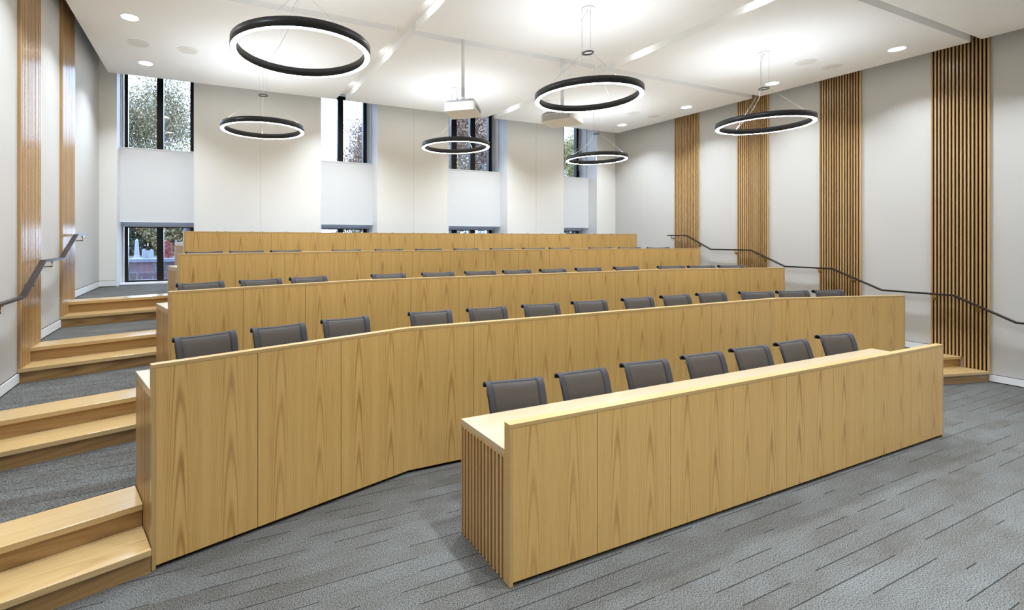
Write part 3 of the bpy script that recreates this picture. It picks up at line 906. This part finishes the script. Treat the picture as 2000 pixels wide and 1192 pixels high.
mb = MB(); mb.cyl((5.9, 7.39), .045, ZC - .02, ZC - .0005, 32, r1=.05); tag(mb.build('smoke_detector', M['white']), 'tiny round white detector on the ceiling behind a ring pendant', 'smoke detector')

# ------------------------------------------------------------------ projectors
def rounded(w, d, r, n=5, taper=1.0):
    pts = []
    for cx, cy, a0 in ((w / 2 - r, d / 2 - r, 0), (-w / 2 + r, d / 2 - r, 90), (-w / 2 + r, -d / 2 + r, 180), (w / 2 - r, -d / 2 + r, 270)):
        for i in range(n + 1):
            a = R(a0 + 90 * i / n); pts.append(((cx + r * math.cos(a)) * taper, (cy + r * math.sin(a)) * taper))
    return pts
def loft(mb, secs, mi=0):
    base = len(mb.v); n = len(secs[0][0])
    for poly, z in secs: mb.v += [(x, y, z) for x, y in poly]
    for j in range(len(secs) - 1):
        for i in range(n):
            i2 = (i + 1) % n
            mb.f.append((base + j * n + i, base + j * n + i2, base + (j + 1) * n + i2, base + (j + 1) * n + i)); mb.uv.append([(0, 0)] * 4); mb.mi.append(mi); mb.sm.append(False)
    mb.f.append(tuple(base + i for i in reversed(range(n)))); mb.uv.append([(0, 0)] * n); mb.mi.append(mi); mb.sm.append(False)
    mb.f.append(tuple(base + (len(secs) - 1) * n + i for i in range(n))); mb.uv.append([(0, 0)] * n); mb.mi.append(mi); mb.sm.append(False)
def projector(x, y, zb, rz, w, d, label, vent):
    t = empty('projector', (x, y, zb), R(rz))
    h = .145
    mb = MB(); loft(mb, [(rounded(w, d, .03), 0), (rounded(w, d, .03), h - .035)], 0)
    mb.build('body', M['proj'], t)
    mb = MB(); loft(mb, [(rounded(w, d, .03), h - .0345), (rounded(w, d, .03, taper=.86), h)], 0); mb.build('top_cover', M['proj_grey'], t)
    v = MB()
    v.box(-w / 2 + .035, w / 2 - .05, -d / 2 - .002, -d / 2 + .004, .018, .098) if vent else v.box(w / 2 - .003, w / 2 + .002, -d / 2 + .06, d / 2 - .06, .03, .08)
    if vent:
        for i in range(26):
            xx = -w / 2 + .045 + i * (w - .105) / 25
            v.box(xx - .0035, xx + .0035, -d / 2 - .006, -d / 2 - .001, .02, .096, mi=1)
    v.build('vent', [M['proj_grey'], M['proj']], t)
    l = MB(); l.tube([(w * .15, d / 2 - .01, .06), (w * .15, d / 2 + .03, .06)], .04, 20); l.build('lens', M['proj_dark'], t)
    for (a, b) in ((-.32, -.3), (.3, -.32), (-.1, -.35)):
        k = MB(); k.cyl((a * w, b * d), .008, h - .002, h + .018, 10); k.build('knob', M['proj_dark'], t)
    m = MB(); m.cyl((0, 0), .075, h - .001, h + .012, 24); m.cyl((0, 0), .04, h + .012, h + .045, 20)
    for i in range(4):
        a = R(45 + 90 * i); m.tube([(0, 0, h + .03), (math.cos(a) * .11, math.sin(a) * .11, h + .012), (math.cos(a) * .13, math.sin(a) * .13, h - .002)], .007, 8)
    m.build('mount', M['steel'], t)
    p = MB(); p.cyl((0, 0), .0225, h + .046, ZC + .141 - zb, 20); p.cyl((0, 0), .027, h + .046, h + .08, 20); p.cyl((0, 0), .045, ZC + .125 - zb, ZC + .141 - zb, 20)
    p.build('pole', M['white'], t)
    tag(t, label, 'projector', 'white ceiling projectors')
projector(3.11, 5.646, 3.565, -41, .41, .45, 'white projector on a ceiling pole, left of two, plain side facing the camera', False)
projector(4.77, 5.646, 3.61, -60, .48, .46, 'white projector on a ceiling pole, right of two, grey vented side facing the camera', True)

# ================================================================== OUTSIDE
def leafmat(name, cols):
    m, nt, N, L, b = newmat(name)
    tc = N.new('ShaderNodeTexCoord')
    nz = N.new('ShaderNodeTexNoise'); nz.inputs['Scale'].default_value = 2.2; nz.inputs['Detail'].default_value = 8; nz.inputs['Roughness'].default_value = .8
    L.new(tc.outputs['Object'], nz.inputs['Vector'])
    cr = N.new('ShaderNodeValToRGB'); e = cr.color_ramp.elements
    e[0].position = .34; e[0].color = lin(cols[0]); e[1].position = .66; e[1].color = lin(cols[-1])
    for i, c in enumerate(cols[1:-1]):
        x = e.new(.34 + .32 * (i + 1) / (len(cols) - 1)); x.color = lin(c)
    L.new(nz.outputs['Fac'], cr.inputs[0]); L.new(cr.outputs[0], b.inputs['Base Color'])
    b.inputs['Roughness'].default_value = .6
    return m
M['leaf_green'] = leafmat('autumn_leaves_green', [(50, 56, 30), (84, 82, 48), (112, 90, 62), (90, 96, 46)])
M['leaf_brown'] = leafmat('autumn_leaves_brown', [(65, 55, 62), (95, 76, 70), (129, 95, 65), (81, 87, 74)])
M['leaf_yellow'] = leafmat('autumn_leaves_yellow', [(68, 78, 47), (119, 121, 62), (139, 115, 61), (81, 95, 61)])
M['leaf_red'] = leafmat('red_leaves', [(81, 23, 23), (115, 34, 32), (133, 57, 47), (74, 40, 34)])
M['leaf_dark'] = leafmat('evergreen_leaves', [(28, 36, 32), (44, 55, 43), (65, 68, 48), (39, 50, 42)])
M['bark'] = plain('bark', (84, 80, 92), .9, noise=.3, scale=12)
M['bark_pale'] = plain('pale_bark', (130, 134, 140), .8, noise=.25, scale=8)
M['stone'] = plain('pale_gravestone', (104, 106, 112), .8, noise=.15, scale=6)
M['stone_grey'] = plain('grey_gravestone', (72, 74, 84), .8, noise=.2, scale=6)
M['grass'] = plain('grass_ground', (44, 50, 34), .95, noise=.3, scale=5)
M['paving'] = plain('outside_paving', (110, 108, 112), .9, noise=.2, scale=5)
def brownstone():
    m, nt, N, L, b = newmat('brownstone_wall')
    tc = N.new('ShaderNodeTexCoord')
    mp = N.new('ShaderNodeMapping'); mp.inputs['Rotation'].default_value = (R(90), 0, 0)
    L.new(tc.outputs['Object'], mp.inputs[0])
    br = N.new('ShaderNodeTexBrick'); br.inputs['Scale'].default_value = 1
    br.inputs['Brick Width'].default_value = .8; br.inputs['Row Height'].default_value = .36; br.inputs['Mortar Size'].default_value = .014
    br.inputs['Color1'].default_value = lin((72, 54, 60)); br.inputs['Color2'].default_value = lin((54, 42, 50)); br.inputs['Mortar'].default_value = lin((78, 70, 78))
    L.new(mp.outputs[0], br.inputs['Vector'])
    nz = N.new('ShaderNodeTexNoise'); nz.inputs['Scale'].default_value = 6; nz.inputs['Detail'].default_value = 5; L.new(tc.outputs['Object'], nz.inputs['Vector'])
    mx = N.new('ShaderNodeMix'); mx.data_type = 'RGBA'; mx.blend_type = 'OVERLAY'; mx.inputs[0].default_value = .7
    L.new(br.outputs['Color'], mx.inputs[6]); L.new(nz.outputs['Color'], mx.inputs[7]); L.new(mx.outputs[2], b.inputs['Base Color'])
    b.inputs['Roughness'].default_value = .9
    return m
M['brownstone'] = brownstone()
mb = MB(); mb.box(-25, 45, 10.2, 14.0, -.3, 0); struct(mb.build('ground_outside', M['paving']))
mb = MB(); mb.box(-40, 80, 14.2, 90, -.3, .50); struct(mb.build('ground_outside', M['grass']))
mb = MB(); mb.box(-25, 45, 13.9, 14.2, 0, 1.33, mi=0); mb.box(-25, 45, 13.85, 14.28, 1.33, 1.41, mi=1)
tag(mb.build('retaining_wall', [M['brownstone'], M['stone_grey']]), 'low brownstone wall with grey coping outside the leftmost window', 'wall')
def tree(x, y, z0, h, lean, spread, nleaf, lsize, leaf, bark, label, seed, crown0=.3, density_r=1.0, name='autumn_tree', depth=4, trunk_r=.16):
    rnd = random.Random(seed)
    t = empty(name, (x, y, z0))
    tr = MB(); tips = []
    def grow(p, d, L, r, lev):
        n = 4; pts = [p.copy()]; rr = [r]
        for i in range(n):
            d = (d + Vector((rnd.uniform(-1, 1), rnd.uniform(-1, 1), rnd.uniform(-.5, .7))) * .16).normalized()
            p = p + d * L / n; pts.append(p.copy()); rr.append(r * (1 - .4 * (i + 1) / n))
            if lev >= 2: tips.append((p.copy(), lev))
        tr.tube(pts, r, 6 if lev < 2 else 4, radii=rr, cap=False)
        if lev < depth:
            for j in range(rnd.choice((2, 3, 3))):
                a = rnd.uniform(0, 2 * math.pi); s = rnd.uniform(.45, .95) * spread
                nd = (d + Vector((math.cos(a) * s, math.sin(a) * s, rnd.uniform(-.15, .45)))).normalized()
                grow(p if j else pts[-2], nd, L * rnd.uniform(.62, .82), r * .56, lev + 1)
    grow(Vector((0, 0, 0)), Vector((lean[0], lean[1], 1)).normalized(), h * crown0, trunk_r, 0)
    tr.build('trunk', bark, t)
    lf = MB()
    for i in range(nleaf):
        p, lev = rnd.choice(tips)
        q = p + Vector((rnd.gauss(0, 1), rnd.gauss(0, 1), rnd.gauss(0, 1))) * density_r * .33
        a = Vector((rnd.gauss(0, 1), rnd.gauss(0, 1), rnd.gauss(0, 1))).normalized(); b = a.cross(Vector((rnd.gauss(0, 1), rnd.gauss(0, 1), rnd.gauss(0, 1)))).normalized()
        s = lsize * rnd.uniform(.6, 1.3)
        lf.v += [tuple(q - a * s), tuple(q + b * s * .55), tuple(q + a * s), tuple(q - b * s * .55)]
        k = len(lf.v) - 4; lf.f.append((k, k + 1, k + 2, k + 3)); lf.uv.append([(0, 0)] * 4); lf.mi.append(0); lf.sm.append(False)
    lf.build('foliage', leaf, t)
    tag(t, label, 'tree', 'trees outside the windows')
tree(-3.0, 19.5, .5, 9.5, (.12, 0), 1.0, 120000, .036, M['leaf_green'], M['bark'], 'leafy dark branched autumn tree filling the leftmost upper window', 3, .28, 1.6)
tree(-.6, 20.5, .5, 9, (-.1, 0), 1.0, 50000, .036, M['leaf_yellow'], M['bark'], 'yellow green tree low in the leftmost upper window', 8, .2)
tree(6.5, 19, .5, 7.8, (.0, 0), .6, 42000, .036, M['leaf_brown'], M['bark'], 'sparse brown leaved tree against white sky in the second window', 5, .3)
tree(10.4, 17.5, .5, 9, (.12, -.02), .9, 75000, .034, M['leaf_brown'], M['bark_pale'], 'pale trunked tree with russet leaves behind the third window', 11, .3, trunk_r=.26)
tree(14.5, 27, .5, 11, (0, 0), 1.0, 60000, .055, M['leaf_yellow'], M['bark'], 'tall green tree beyond the pale trunked one', 23, .25, 1.8)
tree(17.2, 19, .5, 9, (-.05, 0), 1.0, 70000, .036, M['leaf_yellow'], M['bark'], 'yellowish tree with dark boughs behind the rightmost window', 17, .28)
def bush(x, y, z0, w, h, n, ls, mat, label, seed, name='evergreen_shrub'):
    rnd = random.Random(seed); t = empty(name, (x, y, z0))
    st = MB(); st.tube([(0, 0, 0), (.05, 0, h * .4), (0, .03, h * .8)], .07, 6, radii=[.09, .06, .03]); st.build('trunk', M['bark'], t)
    lf = MB()
    for i in range(n):
        a = rnd.uniform(0, 2 * math.pi); cz = rnd.random(); rr = w / 2 * math.sqrt(rnd.random()) * (math.sin(math.pi * min(1, cz * .85 + .15)) ** .6) * (1 + .25 * math.sin(a * 3 + cz * 9))
        q = Vector((math.cos(a) * rr, math.sin(a) * rr * .7, cz * h))
        u = Vector((rnd.gauss(0, 1), rnd.gauss(0, 1), rnd.gauss(0, 1))).normalized(); b = u.cross(Vector((rnd.gauss(0, 1), rnd.gauss(0, 1), rnd.gauss(0, 1)))).normalized()
        sz = ls * rnd.uniform(.6, 1.3); k = len(lf.v)
        lf.v += [tuple(q - u * sz), tuple(q + b * sz * .55), tuple(q + u * sz), tuple(q - b * sz * .55)]
        lf.f.append((k, k + 1, k + 2, k + 3)); lf.uv.append([(0, 0)] * 4); lf.mi.append(0); lf.sm.append(False)
    lf.build('foliage', mat, t); tag(t, label, 'shrub', 'shrubs and evergreens behind the graveyard')
bush(-6.9, 50, .5, 7.5, 8.0, 50000, .11, M['leaf_dark'], 'broad dark evergreen behind the obelisk, left pane of the leftmost window', 41)
bush(-2.4, 49, .5, 6.0, 7.0, 40000, .11, M['leaf_green'], 'greener evergreen behind the gravestones, right pane of the leftmost window', 42)
bush(9.5, 28, .5, 5.0, 4.2, 24000, .07, M['leaf_green'], 'low green shrub seen through the foot of the second window', 43)
bush(15.5, 33, .5, 6.0, 4.6, 26000, .08, M['leaf_dark'], 'low dark evergreen seen through the foot of the third window', 44)
bush(26.5, 32, .5, 7.0, 4.6, 26000, .08, M['leaf_dark'], 'low dark evergreen seen through the foot of the rightmost window', 45)
bush(-2.35, 35.5, .5, .7, 1.35, 3500, .03, M['leaf_red'], 'red leaved shrub among the gravestones', 31, 'red_shrub')
for (x, y, h, w, kind, lab) in ((-4.38, 38, 1.45, .62, 'obelisk', 'white obelisk monument with stepped base'), (-4.12, 39.5, .74, .24, 'slab', 'upright pale gravestone right of the obelisk'),
                            (-3.80, 38.4, .66, .20, 'slab', 'narrow pale gravestone in the middle of the left pane'), (-3.48, 37.6, .72, .30, 'gable', 'gabled pale gravestone beside the window mullion'),
                            (-2.05, 39, 1.4, .42, 'obelisk', 'grey pillar monument in the right pane'), (-2.72, 37.4, .85, .16, 'slab', 'thin pale gravestone just right of the mullion')):
    m = MB()
    if kind == 'obelisk':
        loft(m, [([(-w / 2, -w / 2), (w / 2, -w / 2), (w / 2, w / 2), (-w / 2, w / 2)], 0), ([(-w / 2, -w / 2), (w / 2, -w / 2), (w / 2, w / 2), (-w / 2, w / 2)], .08),
                 ([(-w * .3, -w * .3), (w * .3, -w * .3), (w * .3, w * .3), (-w * .3, w * .3)], .17), ([(-w * .27, -w * .27), (w * .27, -w * .27), (w * .27, w * .27), (-w * .27, w * .27)], .3),
                 ([(-w * .24, -w * .24), (w * .24, -w * .24), (w * .24, w * .24), (-w * .24, w * .24)], .32), ([(-w * .15, -w * .15), (w * .15, -w * .15), (w * .15, w * .15), (-w * .15, w * .15)], h - .12), ([(-.005, -.005), (.005, -.005), (.005, .005), (-.005, .005)], h)])
    else:
        m.box(-w / 2 - .04, w / 2 + .04, -.12, .12, 0, .08)
        prof_ = [(-w / 2, .08), (w / 2, .08), (w / 2, h - .1)] + ([(0, h + .04)] if kind == 'gable' else [(w / 2 * math.cos(R(a)), h - .1 + .1 * math.sin(R(a))) for a in range(15, 180, 15)]) + [(-w / 2, h - .1)]
        fr_ = [(a, -.05, b) for a, b in prof_]; bk = [(a, .05, b) for a, b in prof_]
        m.face(fr_); m.face(bk[::-1])
        for i in range(len(prof_)):
            j = (i + 1) % len(prof_); m.face([fr_[j], fr_[i], bk[i], bk[j]])
    o = m.build('gravestone', M['stone'] if 'grey' not in lab else M['stone_grey'], None, (x, y, .5))
    tag(o, lab + ', seen through the leftmost window', 'gravestone', 'gravestones outside')
# low iron railing right outside the left window
fn = empty('iron_railing', (-.8, 10.6, 0))
m = MB(); m.box(-1.2, 1.6, -.015, .015, .95, .98); m.build('rail', M['black_metal'], fn)
for i in range(14):
    m = MB(); xx = -1.1 + i * .19; m.cyl((xx, 0), .009, 0, 1.19, 8); m.build('picket', M['black_metal'], fn)
tag(fn, 'low black iron railing with picket tips outside the leftmost window', 'railing')
